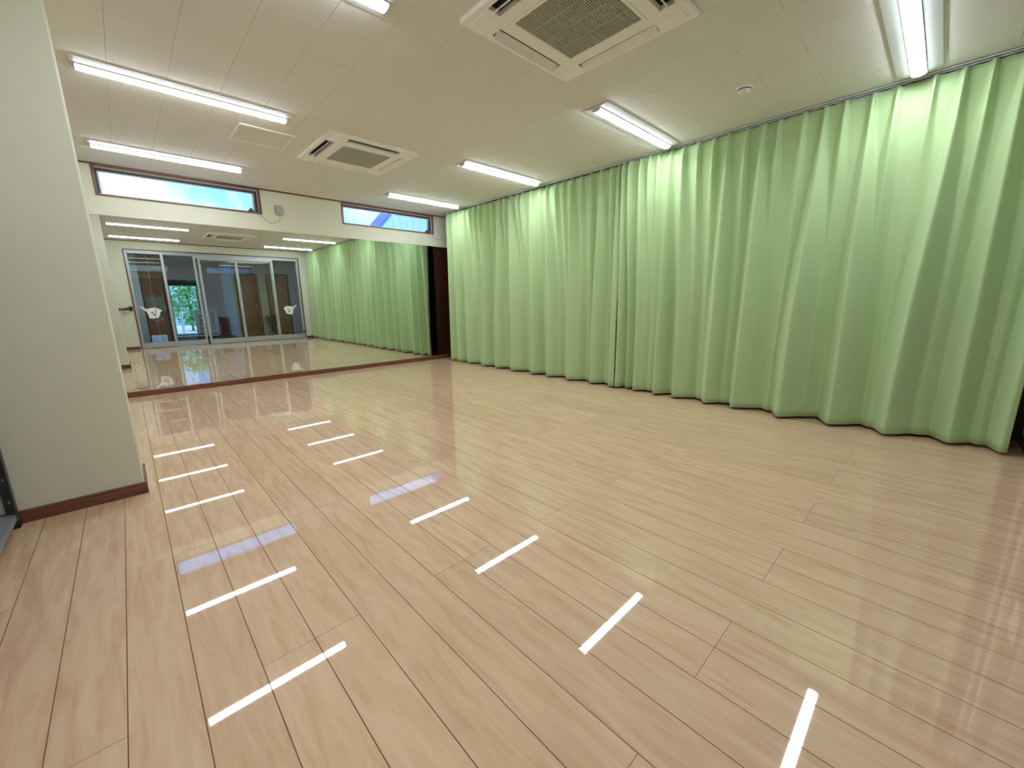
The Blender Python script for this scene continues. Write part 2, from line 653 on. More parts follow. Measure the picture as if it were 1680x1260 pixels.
# ------------------------------------------------------------------ mirrors
seams = [(-0.95, .282, 'leftmost tall wall mirror panel, half hidden behind the stub wall'),
         (.282, 1.492, 'wide wall mirror panel below the left high window, reflecting the sliding doors'),
         (1.492, 2.69, 'wall mirror panel below the small white sensor box, reflecting the wooden doors'),
         (2.69, 4.262, 'rightmost wall mirror panel, beside the green curtain and reflecting it')]
for a, b, lb in seams:
    t = thing('wall_mirror', ((a + b) / 2, YM, .066), lb, 'mirror', 'wall mirrors side by side')
    g = .0014
    mb = MB().box(a + g, b - g, YM, YM + .005, .066, zt - .002)
    mb.build('mirror_glass', MT['mirror'], t)
    MB().box(a + .004, b - .004, YM + .0052, YM + .0078, .068, zt - .004).build('backing', MT['mirror_edge'], t)

# ------------------------------------------------------------------ ceiling lamps
def make_lamp(loc, label):
    """surface fluorescent-style LED fitting, long side along x; origin at the middle, on the ceiling"""
    x, y, z = loc
    t = thing('ceiling_light', loc, label, 'ceiling light', 'long white ceiling lights in two rows')
    L, Wd = 1.25, .23
    prof = [(-Wd / 2, 0), (-Wd / 2, -.007), (-.045, -.017), (.045, -.017), (Wd / 2, -.007), (Wd / 2, 0)]
    mb = MB().prism([(y + p, z + q) for p, q in prof], 0, x - L / 2, x + L / 2)
    mb.build('base', MT['fix'], t)
    l2 = 1.205
    MB().box(x - l2 / 2 - .006, x + l2 / 2 + .006, y - .041, y + .041, z - .0245, z - .014).build('collar', MT['fix'], t, bevel=.001)
    n = 10
    pr = []
    for k in range(n + 1):
        a = PI + PI * k / n
        pr.append((.039 * math.cos(a), -.024 + .017 * math.sin(a)))
    mb = MB().prism([(y + p, z + q) for p, q in pr], 0, x - l2 / 2, x + l2 / 2)
    mb.build('lens', MT['lens'], t)
    for s in (-1, 1):
        xa = x + s * l2 / 2
        xb = xa + s * .006
        mb = MB().prism([(y + p * 1.03, z - .024 + (q + .024) * 1.03) for p, q in pr], 0, min(xa, xb), max(xa, xb))
        mb.build('end_cap', MT['fix'], t)
    return t


XLl, XRl = .61, 3.59
lamps = [(XLl, 5.78, 'first long lamp from the left high window, left row'),
         (XLl, 4.00, 'long lamp beside the square access hatch, left row'),
         (XLl, 2.20, 'long lamp left of the near air conditioner, cut by the top edge'),
         (XLl, .30, 'long lamp of the left row, nearest to the sliding doors'),
         (XRl, 5.69, 'long lamp over the right high window, right row'),
         (XRl, 3.92, 'second long lamp from the window wall, right row, beside the far air conditioner'),
         (XRl, 2.135, 'third long lamp from the window wall, right row, before the smoke detector'),
         (XRl, .34, 'nearest long lamp at the top right corner, its end touching the curtain')]
lamp0 = None
for x, y, lb in lamps:
    lb = 'lit ' + lb
    if lamp0 is None:
        lamp0 = make_lamp((x, y, ZC), lb)
    else:
        copy_tree(lamp0, (x, y, ZC), lb)

# ------------------------------------------------------------------ cassette air conditioners
def make_ac(loc, label):
    cx, cy, z = loc
    t = thing('air_conditioner', loc, label, 'air conditioner', 'ceiling cassette air conditioners')
    h, g, th = .455, .262, .034
    si, so, sl = .335, .415, .262           # slot inner / outer offset and half length
    # panel: frame strips around the four slots and the intake
    mb = MB()
    z0 = z - th
    for sx in (-1, 1):
        a, b = sorted((cx + sx * so, cx + sx * h))
        mb.box(a, b, cy - h, cy + h, z0 + .006, z)
        a, b = sorted((cx + sx * g, cx + sx * si))
        mb.box(a, b, cy - si, cy + si, z0, z)
        a, b = sorted((cx + sx * si, cx + sx * so))
        mb.box(a, b, cy - so, cy - sl, z0 + .003, z).box(a, b, cy + sl, cy + so, z0 + .003, z)
    for sy in (-1, 1):
        a, b = sorted((cy + sy * so, cy + sy * h))
        mb.box(cx - so, cx + so, a, b, z0 + .006, z)
        a, b = sorted((cy + sy * g, cy + sy * si))
        mb.box(cx - g, cx + g, a, b, z0, z)
        a, b = sorted((cy + sy * si, cy + sy * so))
        mb.box(cx - si, cx - sl, a, b, z0 + .003, z).box(cx + sl, cx + si, a, b, z0 + .003, z)
    mb.build('panel', MT['ac'], t, bevel=.0025)
    mb = MB()
    for sx in (-1, 1):
        a, b = sorted((cx + sx * si, cx + sx * so))
        mb.box(a, b, cy - sl, cy + sl, z - .005, z - .001)
        a, b = sorted((cy + sx * si, cy + sx * so))
        mb.box(cx - sl, cx + sl, a, b, z - .005, z - .001)
    mb.build('air_duct', MT['ac_dark'], t)
    # intake
    gi = .243
    MB().box(cx - g, cx + g, cy - g, cy + g, z - .012, z - .002).build('filter', MT['grille_back'], t)
    mb = MB()
    for a, b, c, d in ((-g, g, -g, -gi), (-g, g, gi, g), (-g, -gi, -gi, gi), (gi, g, -gi, gi)):
        mb.box(cx + a, cx + b, cy + c, cy + d, z0 - .003, z - .012)
    mb.build('intake_frame', MT['ac'], t, bevel=.002)
    mb = MB()
    n = 40
    for k in range(n):
        yy = cy - gi + (k + .5) * 2 * gi / n
        mb.box(cx - gi, cx + gi, yy - .0032, yy + .0032, z0 + .001, z0 + .012)
    for k in range(1, 4):
        xx = cx - gi + k * 2 * gi / 4
        mb.box(xx - .002, xx + .002, cy - gi, cy + gi, z0 - .001, z0 + .006)
    gr = mb.build('grille', MT['grille'], t, kind='stuff')
    # four louvre flaps, outer edge low
    def flap(fn):
        inn, outr = si + .030, so - .017
        pr = [(inn, z0 + .017), (inn + .004, z0 + .021), (outr, z0 - .012), (outr + .002, z0 - .016)]
        mb = MB()
        n = 5
        pts_t = [(inn + (outr - inn) * k / n, z0 + .020 - .034 * (k / n) ** 1.3) for k in range(n + 1)]
        prof = pts_t + [(p, q - .0045) for p, q in reversed(pts_t)]
        fn(mb, prof)
        mb.build('flap', MT['ac'], t)
    flap(lambda m, p: m.prism([(cx + a, q) for a, q in p], 1, cy - sl + .006, cy + sl - .006))
    flap(lambda m, p: m.prism([(cx - a, q) for a, q in p], 1, cy - sl + .006, cy + sl - .006))
    flap(lambda m, p: m.prism([(cy + a, q) for a, q in p], 0, cx - sl + .006, cx + sl - .006))
    flap(lambda m, p: m.prism([(cy - a, q) for a, q in p], 0, cx - sl + .006, cx + sl - .006))
    return t


ac0 = make_ac((2.02, 4.44, ZC), 'far white cassette air conditioner in the ceiling beside the access hatch')
copy_tree(ac0, (2.02, 1.58, ZC), 'near white cassette air conditioner cut by the top edge of the photo')

# ------------------------------------------------------------------ hatch, smoke detector
t = thing('access_hatch', (1.175, 4.565, ZC), 'square access hatch in the ceiling with a thin white frame, beside a long lamp', 'ceiling hatch')
a, b, c, d = .952, 1.398, 4.342, 4.792
mb = MB()
fz = .02
for q in ((a, b, c, c + fz), (a, b, d - fz, d), (a, a + fz, c + fz, d - fz), (b - fz, b, c + fz, d - fz)):
    mb.box(*q, ZC - .014, ZC)
mb.build('hatch_frame', MT['white'], t, bevel=.0015)
MB().box(a + fz + .002, b - fz - .002, c + fz + .002, d - fz - .002, ZC - .004, ZC).build('hatch_panel', MT['ceil'], t)
sx, sy = 3.56, 1.235
t = thing('smoke_detector', (sx, sy, ZC), 'small round white smoke detector on the ceiling between two long lamps of the right row', 'smoke detector')
MB().cyl((sx, sy, ZC - .012), .05, .012, 2, 28, r2=.056).build('base', MT['white'], t, bevel=.001)
MB().cyl((sx, sy, ZC - .040), .024, .022, 2, 24, r2=.046).build('sensor_head', MT['white'], t, bevel=.001)
MB().cyl((sx, sy, ZC - .0185), .0465, .006, 2, 24).build('slot_ring', MT['dark_sash'], t)

# ------------------------------------------------------------------ sensor box on the window wall with its cable
t = thing('wall_sensor', (1.767, yf, 2.285), 'small pale grey sensor box on the wall between the two high windows', 'sensor')
MB().box(1.718, 1.816, yf - .035, yf, 2.285, 2.405).build('housing', MT['grey'], t, bevel=.008, seg=2)
MB().box(1.728, 1.806, yf - .040, yf - .034, 2.30, 2.36).build('front_cover', MT['grey'], t, bevel=.002)
pts = [(1.775, yf - .012, 2.288), (1.775, yf - .012, 2.25), (1.755, yf - .010, 2.205), (1.70, yf - .008, 2.178), (1.64, yf - .008, 2.176), (1.60, yf - .008, 2.20), (1.565, yf - .008, 2.24), (1.535, yf - .008, 2.256), (1.50, yf - .010, 2.262)]
MB().tube(pts, .0045, 8).build('cable', MT['cable'], t, smooth=True)
pts = [(4.25, yf - .008, 2.262), (4.27, yf - .008, 2.225), (4.31, yf - .008, 2.195), (4.36, yf - .008, 2.185), (4.42, yf - .010, 2.19), (4.47, yf - .01, 2.24)]
MB().tube(pts, .0045, 8).build('cable', MT['cable'], None, smooth=True, label='thin pale cable on the wall under the lower right corner of the right high window', cat='cable')

# ------------------------------------------------------------------ curtains
def sstep(a, b, x):
    t = min(1, max(0, (x - a) / (b - a)))
    return t * t * (3 - 2 * t)


XC = 4.315
RZ0, RZ1 = .022, 2.578


def curtain(name, label, y_lo, y_hi, top, bot, xoff=0.0, seed=1, dens=150, end_lip=None):
    """top: y of every pinch pleat; bot: {pleat index: y of its crest at the hem}"""
    rnd = random.Random(seed)
    top = sorted(top)
    bot = sorted(bot)
    # pair every hem crest with the nearest free pleat
    pair = {}
    used = set()
    for yb in bot:
        k = min((i for i in range(len(top)) if i not in used), key=lambda i: abs(top[i] - yb))
        used.add(k)
        pair[k] = yb
    xs = sorted(pair)
    pts = [(top[k], pair[k]) for k in xs]

    def tobot(y):
        if y <= pts[0][0]:
            return y + (pts[0][1] - pts[0][0])
        if y >= pts[-1][0]:
            return y + (pts[-1][1] - pts[-1][0])
        for (a, b), (c, d) in zip(pts, pts[1:]):
            if a <= y <= c:
                return b + (d - b) * (y - a) / max(1e-6, c - a)
    ridges = []
    for i, yt in enumerate(top):
        strong = i in pair
        yb = pair[i] if strong else tobot(yt)
        if strong:
            j = xs.index(i)
            gl = pts[j][1] - pts[j - 1][1] if j else .35
            gr = pts[j + 1][1] - pts[j][1] if j + 1 < len(pts) else .35
            gl, gr = max(.06, gl), max(.06, gr)
        else:
            gl = gr = .14
        amp = min(.215, .070 + .40 * min(gl, gr)) * rnd.uniform(.85, 1.1)
        ridges.append((yt, yb, strong, gl, gr, amp, rnd.uniform(.35, .7), rnd.uniform(-1, 1)))
    NV = 44
    n = int((y_hi - y_lo) * dens) + 1
    verts, faces = [], []
    ph = [rnd.uniform(0, 6.28) for _ in range(4)]
    for jv in range(NV + 1):
        v = jv / NV                                   # 0 at the top
        z = RZ1 - .012 * 0 - (RZ1 - RZ0) * v
        d = RZ1 - z
        head = sstep(.0, .10, d)                      # below the pleat heading
        low = sstep(.05, 1.9, d)
        for i in range(n + 1):
            y = y_lo + (y_hi - y_lo) * i / n
            bx = 0.0
            for yt, yb, strong, gl, gr, amp, fade, jit in ridges:
                cpos = yt + (yb - yt) * sstep(.05, 2.3, d)
                dy = y - cpos
                if abs(dy) > .5:
                    continue
                pin = .024 + .026 * sstep(.08, .5, d)
                if strong:
                    wl = pin + (gl * .58 - pin) * low
                    wr = pin + (gr * .29 - pin) * low
                    A = .070 + (amp - .070) * low
                else:
                    k = 1 - sstep(.15, fade * 2.2, d)
                    wl = pin + .04 * low
                    wr = pin + .01 * low
                    A = .050 * low + (.064 - .050 * low) * k
                A *= .55 + .45 * head
                tt = dy / (wl if dy < 0 else wr)
                if abs(tt) < 1:
                    e = .10
                    s1 = 1 - (math.sqrt(tt * tt + e * e) - e) / (math.sqrt(1 + e * e) - e)
                    s2 = .5 + .5 * math.cos(PI * tt)
                    s = s2 * (1 - .65 * head) + s1 * .65 * head
                    bx = max(bx, A * s) if bx * A * s == 0 else (bx ** 3 + (A * s) ** 3) ** (1 / 3)
            soft = .006 * math.sin(y * 23 + ph[0] + z * .7) + .004 * math.sin(y * 41 + ph[1] - z * 1.1)
            back = .022 + .085 * low
            x = XC + xoff + back - bx + soft * head * (1 - .4 * low)
            x -= .004 * (1 if .055 < z < .12 else 0)
            zz = z
            if jv == 0:
                zz = RZ1 - .006 * abs(math.sin(y * 40))
            verts.append((x, y, zz))
    for jv in range(NV):
        for i in range(n):
            a = jv * (n + 1) + i
            faces.append((a, a + 1, a + n + 2, a + n + 1))
    t = thing(name, (XC, (y_lo + y_hi) / 2, 0), label, 'curtain', 'light green floor-length curtains')
    me = bpy.data.meshes.new('fabric')
    me.from_pydata([(a - t.location.x, b - t.location.y, c) for a, b, c in verts], [], faces)
    me.materials.append(MT['curtain'])
    for p in me.polygons:
        p.use_smooth = True
    o = bpy.data.objects.new('fabric', me)
    COL.objects.link(o)
    o.parent = t
    sm = o.modifiers.new('thickness', 'SOLIDIFY')
    sm.thickness = .0025
    if end_lip is not None:
        # lining turned over at the side hem, follows the edge column of the cloth
        idx = 0 if end_lip == 'lo' else n
        s = 1 if end_lip == 'lo' else -1
        mb = MB()
        col = [Vector(verts[jv * (n + 1) + idx]) for jv in range(NV + 1)]
        for a, b in zip(col, col[1:]):
            q = [(a.x + .004, a.y, a.z), (a.x + .03, a.y + s * .012, a.z), (b.x + .03, b.y + s * .012, b.z), (b.x + .004, b.y, b.z)]
            mb.poly(q)
        mb.build('side_hem', MT['lining'], t)
    return t


far_top = [6.145, 6.03, 5.94, 5.80, 5.668, 5.529, 5.40, 5.282, 5.131, 4.985, 4.824, 4.708, 4.557, 4.429, 4.324, 4.153, 3.974, 3.847, 3.691, 3.566, 3.435, 3.29, 3.148, 3.0, 2.86, 2.76]
far_bot = [6.17, 5.92, 5.66, 5.203, 4.89, 4.515, 4.085, 3.79, 3.411, 3.047, 2.76]
near_top = [2.68, 2.603, 2.473, 2.37, 2.271, 2.135, 2.0, 1.854, 1.712, 1.583, 1.434, 1.296, 1.179, 1.002, .864, .739, .578, .444, .259, .118, -.009, -.15, -.30, -.42]
near_bot = [2.664, 2.548, 2.43, 2.158, 1.935, 1.582, 1.317, .907, .545, .188, -.16, -.41]
curtain('curtain', 'far light green curtain panel, next to the mirror wall', 2.70, 6.20, far_top, far_bot, 0.012, 3, end_lip='hi')
curtain('curtain', 'near light green curtain panel, reaching the right edge of the photo', -.44, 2.70, near_top, near_bot, -.012, 5, end_lip='hi')
t = thing('curtain_rail', (XC, 3, ZC), 'thin white curtain rail along the ceiling above the green curtains', 'curtain rail')
MB().box(XC - .024, XC + .024, YB + .02, 6.40, ZC - .004, ZC).box(XC - .024, XC - .019, YB + .02, 6.40, ZC - .012, ZC).box(XC + .019, XC + .024, YB + .02, 6.40, ZC - .016, ZC).build('track', MT['fix'], t)
for yy in (YB + .012, 6.40):
    MB().box(XC - .026, XC + .026, yy, yy + .008, ZC - .018, ZC).build('end_stop', MT['white'], t)

# ------------------------------------------------------------------ steel shelf rack at the left
t = thing('steel_rack', (-.76, 2.6, 0), 'grey steel shelf rack with a dark perforated post, against the left stub wall', 'shelf rack')
px, py0, py1 = -.538, 1.75, 3.085
for i, (x, s) in enumerate(((px, -1), (-.965, 1))):
    for y, sy in ((py1, -1), (py0, 1)):
        mb = MB()
        a, b = sorted((x, x + s * .040))
        c, d = sorted((y, y + sy * .003))
        mb.box(a, b, c, d, .012, 1.55)
        a, b = sorted((x, x + s * .003))
        c, d = sorted((y, y + sy * .040))
        mb.box(a, b, c, d, .012, 1.55)
        po = mb.build('post', MT['post'], t)
        c, d = sorted((y + sy * .046, y - sy * .002))
        a, b = sorted((x + s * .046, x - s * .002))
        MB().box(a, b, c, d, 0, .03).build('foot_cap', MT['black'], po, bevel=.002)
        mb = MB()
        for k in range(12):
            zz = .13 + k * .12
            mb.cyl((x + s * .02, y + sy * .003, zz), .0045, sy * .0015, 1, 10)
        mb.build('bolts', MT['alu'], po, kind='stuff')
for z in (.04, .50, 1.0, 1.5):
    mb = MB().box(-.962, px - .004, py0 + .004, py1 - .004, z + .024, z + .028)
    for a, b in ((-.962, -.957), (px - .009, px - .004)):
        mb.box(a, b, py0 + .004, py1 - .004, z, z + .026)
    for a, b in ((py0 + .004, py0 + .009), (py1 - .009, py1 - .004)):
        mb.box(-.957, px - .009, a, b, z, z + .026)
    mb.build('shelf', MT['steel'], t, bevel=.0015)

# ================================================================== sliding glass doors at the back (seen in the mirror)
YG = YB - .05
d1 = thing('door_1', ((DX0 + DX1) / 2, YG, 0), kind=S)
mb = MB()
mb.box(DX0, DX1, YB - .006, YB + .014, DZ - .022, DZ + .004)
mb.box(DX0 - .004, DX0 + .02, YB - .006, YB + .014, 0, DZ - .022).box(DX1 - .02, DX1 + .004, YB - .006, YB + .014, 0, DZ - .022)
mb.build('casing', MT['brown'], d1, bevel=.002)
a0, a1, zt2 = DX0 + .02, DX1 - .02, DZ - .022
mb = MB().box(a0, a0 + .04, YG - .05, YG + .04, 0, zt2).box(a1 - .045, a1, YG - .05, YG + .04, 0, zt2).box(a0 + .04, a1 - .045, YG - .05, YG + .04, zt2 - .04, zt2)
mb.build('outer_frame', MT['alu'], d1, bevel=.003)
MB().box(1.56, 3.36, YG - .06, YG + .042, zt2 - .125, zt2 - .041).build('track_cover', MT['alu'], d1, bevel=.004)


def leaf(x0, x1, y, sw0, sw1, z1, handle=None):
    mb = MB()
    mb.box(x0, x0 + sw0, y - .016, y + .016, .01, z1).box(x1 - sw1, x1, y - .016, y + .016, .01, z1)
    mb.box(x0 + sw0, x1 - sw1, y - .016, y + .016, .01, .14).box(x0 + sw0, x1 - sw1, y - .016, y + .016, z1 - .03, z1)
    lf = mb.build('door_leaf', MT['alu'], d1, bevel=.003)
    MB().box(x0 + sw0 - .004, x1 - sw1 + .004, y - .003, y + .003, .136, z1 - .026).build('pane', MT['glass'], lf)
    if handle:
        MB().box(handle - .012, handle + .012, y + .016, y + .03, .92, 1.10).build('handle', MT['alu_white'], lf, bevel=.003)
    return lf


leaf(a0 + .04, .915, YG + .015, .012, .055, zt2 - .04)
leaf(.862, 1.565, YG - .022, .03, .055, zt2 - .04)
leaf(1.60, 2.475, YG + .018, .055, .055, zt2 - .125, 2.445)
leaf(2.44, 3.345, YG - .02, .055, .055, zt2 - .125)
leaf(3.31, a1 - .045, YG + .018, .05, .012, zt2 - .04)


# dog-head stickers on the glass: flat white vinyl
def sticker(cx, cz, w_, flip, label):
    t = thing('dog_sticker', (cx, YG + .03, cz), label, 'sticker')
    y = YG + .0245
    s = -1 if flip else 1
    out_ = [(-.66, .42), (-.52, .42), (-.30, .26), (-.12, .33), (.10, .36), (.30, .28), (.46, .16), (.36, .06), (.30, -.14), (.22, -.30), (-.05, -.36), (-.24, -.34), (-.26, -.16), (-.30, .02), (-.36, .14)]
    pr = [(cx + s * a * w_, cz + b * w_) for a, b in out_]
    MB().prism(pr, 1, y - .0012, y).build('head', MT['sticker'], t)
    mb = MB()
    for a, b, r in ((-.06, .04, .045), (.12, .08, .04), (.04, -.10, .055)):
        mb.cyl((cx + s * a * w_, y + .0002, cz + b * w_), r * w_, .0008, 1, 14)
    mb.build('eyes_and_nose', MT['ink'], t, kind='stuff')


sticker(.54, .875, .38, False, 'white dog-head sticker on the left glass leaf of the sliding doors')
sticker(3.66, .87, .35, True, 'white dog-head sticker on the right glass leaf of the sliding doors')

# small wall handrail left of the doors
t = thing('wall_handrail', (.03, YB, .95), 'short brown handrail end with black bracket on the cream wall left of the sliding doors', 'handrail')
MB().tube([(-.30, YB + .07, .985), (-.05, YB + .07, .985), (.03, YB + .065, .975)], .028, 12).build('rail', MT['brown'], t, smooth=True)
mb = MB().tube([(.02, YB + .065, .985), (.13, YB + .05, .995), (.155, YB + .02, 1.0)], .026, 10)
mb.box(.11, .17, YB, YB + .02, .94, 1.05)
mb.build('bracket', MT['black'], t)
MB().tube([(.0, YB + .06, .965), (.05, YB + .03, .90), (.06, YB + .004, .89)], .018, 8).build('arm', MT['alu_white'], t)

# ================================================================== entrance hall behind the glass doors
YE = -2.60          # wall with the two wooden doors
YX = -4.58          # outer wall with the entrance door
ZE = 2.45
MB().box(-.6, 5.2, YX - .15, YB - .12, -.12, -.002).build('floor_entry', MT['mat_dark'], kind=S)
MB().box(-.6, 5.2, YX - .15, YB - .12, ZE, ZE + .1).build('ceiling_entry', MT['tan'], kind=S)
MB().box(2.66, 5.2, YE - .12, YE, -.002, ZE).build('wall_entry', MT['tan'], kind=S)
MB().box(2.66, 2.78, YX, YE - .12, -.002, ZE).build('wall_entry_side', MT['entry_white'], kind=S)
mb = MB().box(-.6, 1.13, YX - .12, YX, -.002, ZE).box(1.99, 2.78, YX - .12, YX, -.002, ZE).box(1.13, 1.99, YX - .12, YX, 1.88, ZE)
mb.build('wall_entry_back', MT['tan'], kind=S)
mb = MB().box(-.72, -.6, YX - .12, -4.1, -.002, ZE).box(-.72, -.6, -1.0, YB - .12, -.002, ZE).box(-.72, -.6, -4.1, -1.0, -.002, .25).box(-.72, -.6, -4.1, -1.0, 2.25, ZE)
mb.build('wall_entry_left', MT['tan'], kind=S)
t = thing('window_3', (-.66, -2.55, .25), kind=S)  # unseen side window, added to bring more daylight into the hall
mb = MB().box(-.70, -.64, -4.1, -1.0, .25, .30).box(-.70, -.64, -4.1, -1.0, 2.20, 2.25)
for yy in (-4.1, -2.57, -1.05):
    mb.box(-.70, -.64, yy, yy + .05, .30, 2.20)
mb.build('frame', MT['alu'], t, bevel=.003)
for ya, yb_ in ((-4.05, -2.57), (-2.52, -1.05)):
    MB().box(-.673, -.667, ya - .003, yb_ + .003, .297, 2.203).build('pane', MT['glass'], t)
MB().box(5.2, 5.32, YX - .12, YB - .12, -.002, ZE).build('wall_entry_right', MT['tan'], kind=S)
MB().box(.25, .42, -2.62, -1.7, -.002, ZE).build('wall_entry_pillar', MT['entry_white'], kind=S)
MB().box(.42, 1.0, YE - .12, YE - .06, 2.05, ZE).box(.98, 1.06, YE - .12, YE - .06, 0, ZE).build('wall_entry_post', MT['tan'], kind=S)


def wood_door(n, x0, x1, y, h, hx):
    t = thing('door_%d' % n, ((x0 + x1) / 2, y, 0), kind=S)
    MB().box(x0, x0 + .05, y - .03, y + .02, 0, h).box(x1 - .05, x1, y - .03, y + .02, 0, h).box(x0 + .05, x1 - .05, y - .03, y + .02, h - .04, h).build('door_frame', MT['brown'], t, bevel=.003)
    lf = MB().box(x0 + .052, x1 - .052, y - .02, y + .008, .008, h - .043).build('door_leaf', MT['door'], t, bevel=.002)
    mb = MB().box(hx - .016, hx + .016, y + .008, y + .014, .90, 1.06)
    mb.tube([(hx, y + .012, 1.0), (hx, y + .05, 1.0), (hx - .11, y + .052, 1.0)], .009, 8)
    mb.build('handle', MT['alu'], lf)
    return t


wood_door(2, 2.71, 3.35, YE + .03, 2.04, 3.22)
wood_door(3, 3.58, 4.26, YE + .03, 2.04, 4.12)
wood_door(4, .43, .98, YE - .06, 2.05, .90)

# entrance door: aluminium frame with clear glass
d5 = thing('door_5', (1.56, YX, 0), kind=S)
mb = MB().box(1.13, 1.19, YX - .09, YX - .03, 0, 1.88).box(1.93, 1.99, YX - .09, YX - .03, 0, 1.88).box(1.19, 1.93, YX - .09, YX - .03, 1.70, 1.88)
mb.build('door_frame', MT['dark_sash'], d5, bevel=.003)
mb = MB().box(1.19, 1.215, YX - .075, YX - .045, .01, 1.70).box(1.905, 1.93, YX - .075, YX - .045, .01, 1.70).box(1.215, 1.905, YX - .075, YX - .045, .01, .08).box(1.215, 1.905, YX - .075, YX - .045, 1.675, 1.70)
lf = mb.build('door_leaf', MT['alu'], d5, bevel=.002)
MB().box(1.212, 1.908, YX - .063, YX - .057, .077, 1.678).build('pane', MT['glass'], lf)
mb = MB()
rnd = random.Random(4)
for k in range(15):
    xx = 1.24 + k * .044
    mb.box(xx, xx + .03, YX - .0565, YX - .0555, 1.005, 1.012).box(xx + .004, xx + .010, YX - .0565, YX - .0555, .985, 1.03)
    if k % 2:
        mb.box(xx + .02, xx + .026, YX - .0565, YX - .0555, .98, 1.03)
mb.build('lettering', MT['ink'], lf, kind='stuff')
MB().box(1.25, 1.50, YX - .05, YX - .01, 1.74, 1.80).build('door_closer', MT['black'], d5, bevel=.004)


# sign boards: board, stand and rows of dark characters built from strokes
def glyph(mb, x, z, s, y, seed):
    r = random.Random(seed)
    hs = sorted(r.sample([-.42, -.2, 0, .2, .42], 3))
    for h in hs:
        a = r.uniform(.3, .46)
        mb.box(x - a * s, x + a * s, y, y + .001, z + h * s - .045 * s, z + h * s + .045 * s)
    for vx in sorted(r.sample([-.36, -.12, .12, .36], 2)):
        a = r.uniform(.3, .48)
        mb.box(x + vx * s - .05 * s, x + vx * s + .05 * s, y, y + .001, z - a * s, z + a * s)


def signboard(x0, x1, y, h, size, n, ink, label, tilt_back=True):
    t = thing('sign_board', ((x0 + x1) / 2, y, 0), label, 'sign', 'sign boards by the entrance')
    MB().box(x0, x1, y - .02, y, .06, h).build('board', MT['sign'], t, bevel=.004)
    for xx in (x0 + .03, x1 - .03):
        MB().tube([(xx, y - .012, .10), (xx, y - .16, .0)], .010, 8).build('leg', MT['black'], t)
    MB().box(x0 - .01, x1 + .01, y - .03, y + .012, .0, .06).build('foot', MT['black'], t, bevel=.003)
    mb = MB()
    xm = (x0 + x1) / 2
    for k in range(n):
        glyph(mb, xm, h - .10 - size * .6 - k * size * 1.08, size, y + .0002, 11 + k * 7 + n)
    mb.box(x0 + .03, x1 - .03, y + .0002, y + .0012, .12, .15)
    mb.build('lettering', ink, t, kind='stuff')


signboard(1.62, 1.92, -3.27, .88, .125, 5, MT['ink'], 'white sign board with large black characters, left of the two boards in the entrance')
signboard(1.945, 2.20, -3.20, .905, .085, 6, MT['ink_blue'], 'white sign board with dark blue characters, right of the two boards in the entrance')

# red box against the white wall of the entrance
t = thing('red_box', (2.50, -4.14, 0), 'tall dark red box standing on the entrance floor by the white wall', 'box')
MB().box(2.40, 2.61, -4.30, -4.10, .02, .62).build('body', MT['red'], t, bevel=.006)
MB().box(2.39, 2.62, -4.31, -4.09, .0, .04).build('foot', MT['black'], t, bevel=.003)
MB().box(2.37, 2.40, -4.22, -4.14, .38, .66).build('grip', MT['black'], t, bevel=.004)

# folding tray table with crossed legs
t = thing('folding_table', (3.58, -2.38, 0), 'small black folding table with crossed legs in front of the wooden doors', 'table')
MB().box(3.40, 3.76, -2.50, -2.22, .655, .672).build('tabletop', MT['black'], t, bevel=.003)
for yy in (-2.46, -2.26):
    MB().tube([(3.43, yy, .655), (3.73, yy, .01)], .010, 8).build('leg', MT['black'], t)
    MB().tube([(3.73, yy + .012, .655), (3.43, yy + .012, .01)], .010, 8).build('leg', MT['black'], t)
MB().box(3.50, 3.70, -2.42, -2.30, .30, .62).build('hanging_bag', MT['mat_dark'], t, bevel=.01)
MB().box(3.985, 4.03, YG + .022, YG + .05, .17, .24).build('door_stop', MT['black'], None, bevel=.004, label='small black door stop at the bottom right of the sliding doors', cat='door stop')

# papers
t = thing('notice_sheet', (.55, YE, 1.1), 'beige notice sheet stuck on the wooden door left of the entrance', 'notice')
MB().box(.50, .90, YE - .052, YE - .050, .88, 1.30).build('sheet', MT['poster'], t)
mb = MB()
for k in range(7):
    mb.box(.53, .86 - .03 * (k % 3), YE - .0502, YE - .0496, .93 + k * .05, .937 + k * .05)
mb.build('text_lines', MT['grey'], t, kind='stuff')
t = thing('paper_sheet', (.57, YG, .13), 'light blue printed sheet stuck low on the left glass leaf', 'paper')
MB().box(.42, .72, YG + .018, YG + .0195, .115, .32).build('sheet', MT['paper'], t)
mb = MB()
for k in range(5):
    for q in range(2):
        mb.box(.44 + q * .145, .56 + q * .145 - .02 * (k % 2), YG + .0196, YG + .0202, .15 + k * .03, .158 + k * .03)
mb.build('text_lines', MT['ink_blue'], t, kind='stuff')

# ================================================================== outdoors
MB().box(-30, 30, YX - 30, YX - .15, -.3, -.05).box(-30, -.74, YX - .15, 30, -.3, -.05).build('ground', MT['concrete'], kind=S)
MB().box(-40, 40, YM + .3, 60, -.3, -.05).build('ground_far', MT['concrete'], kind=S)


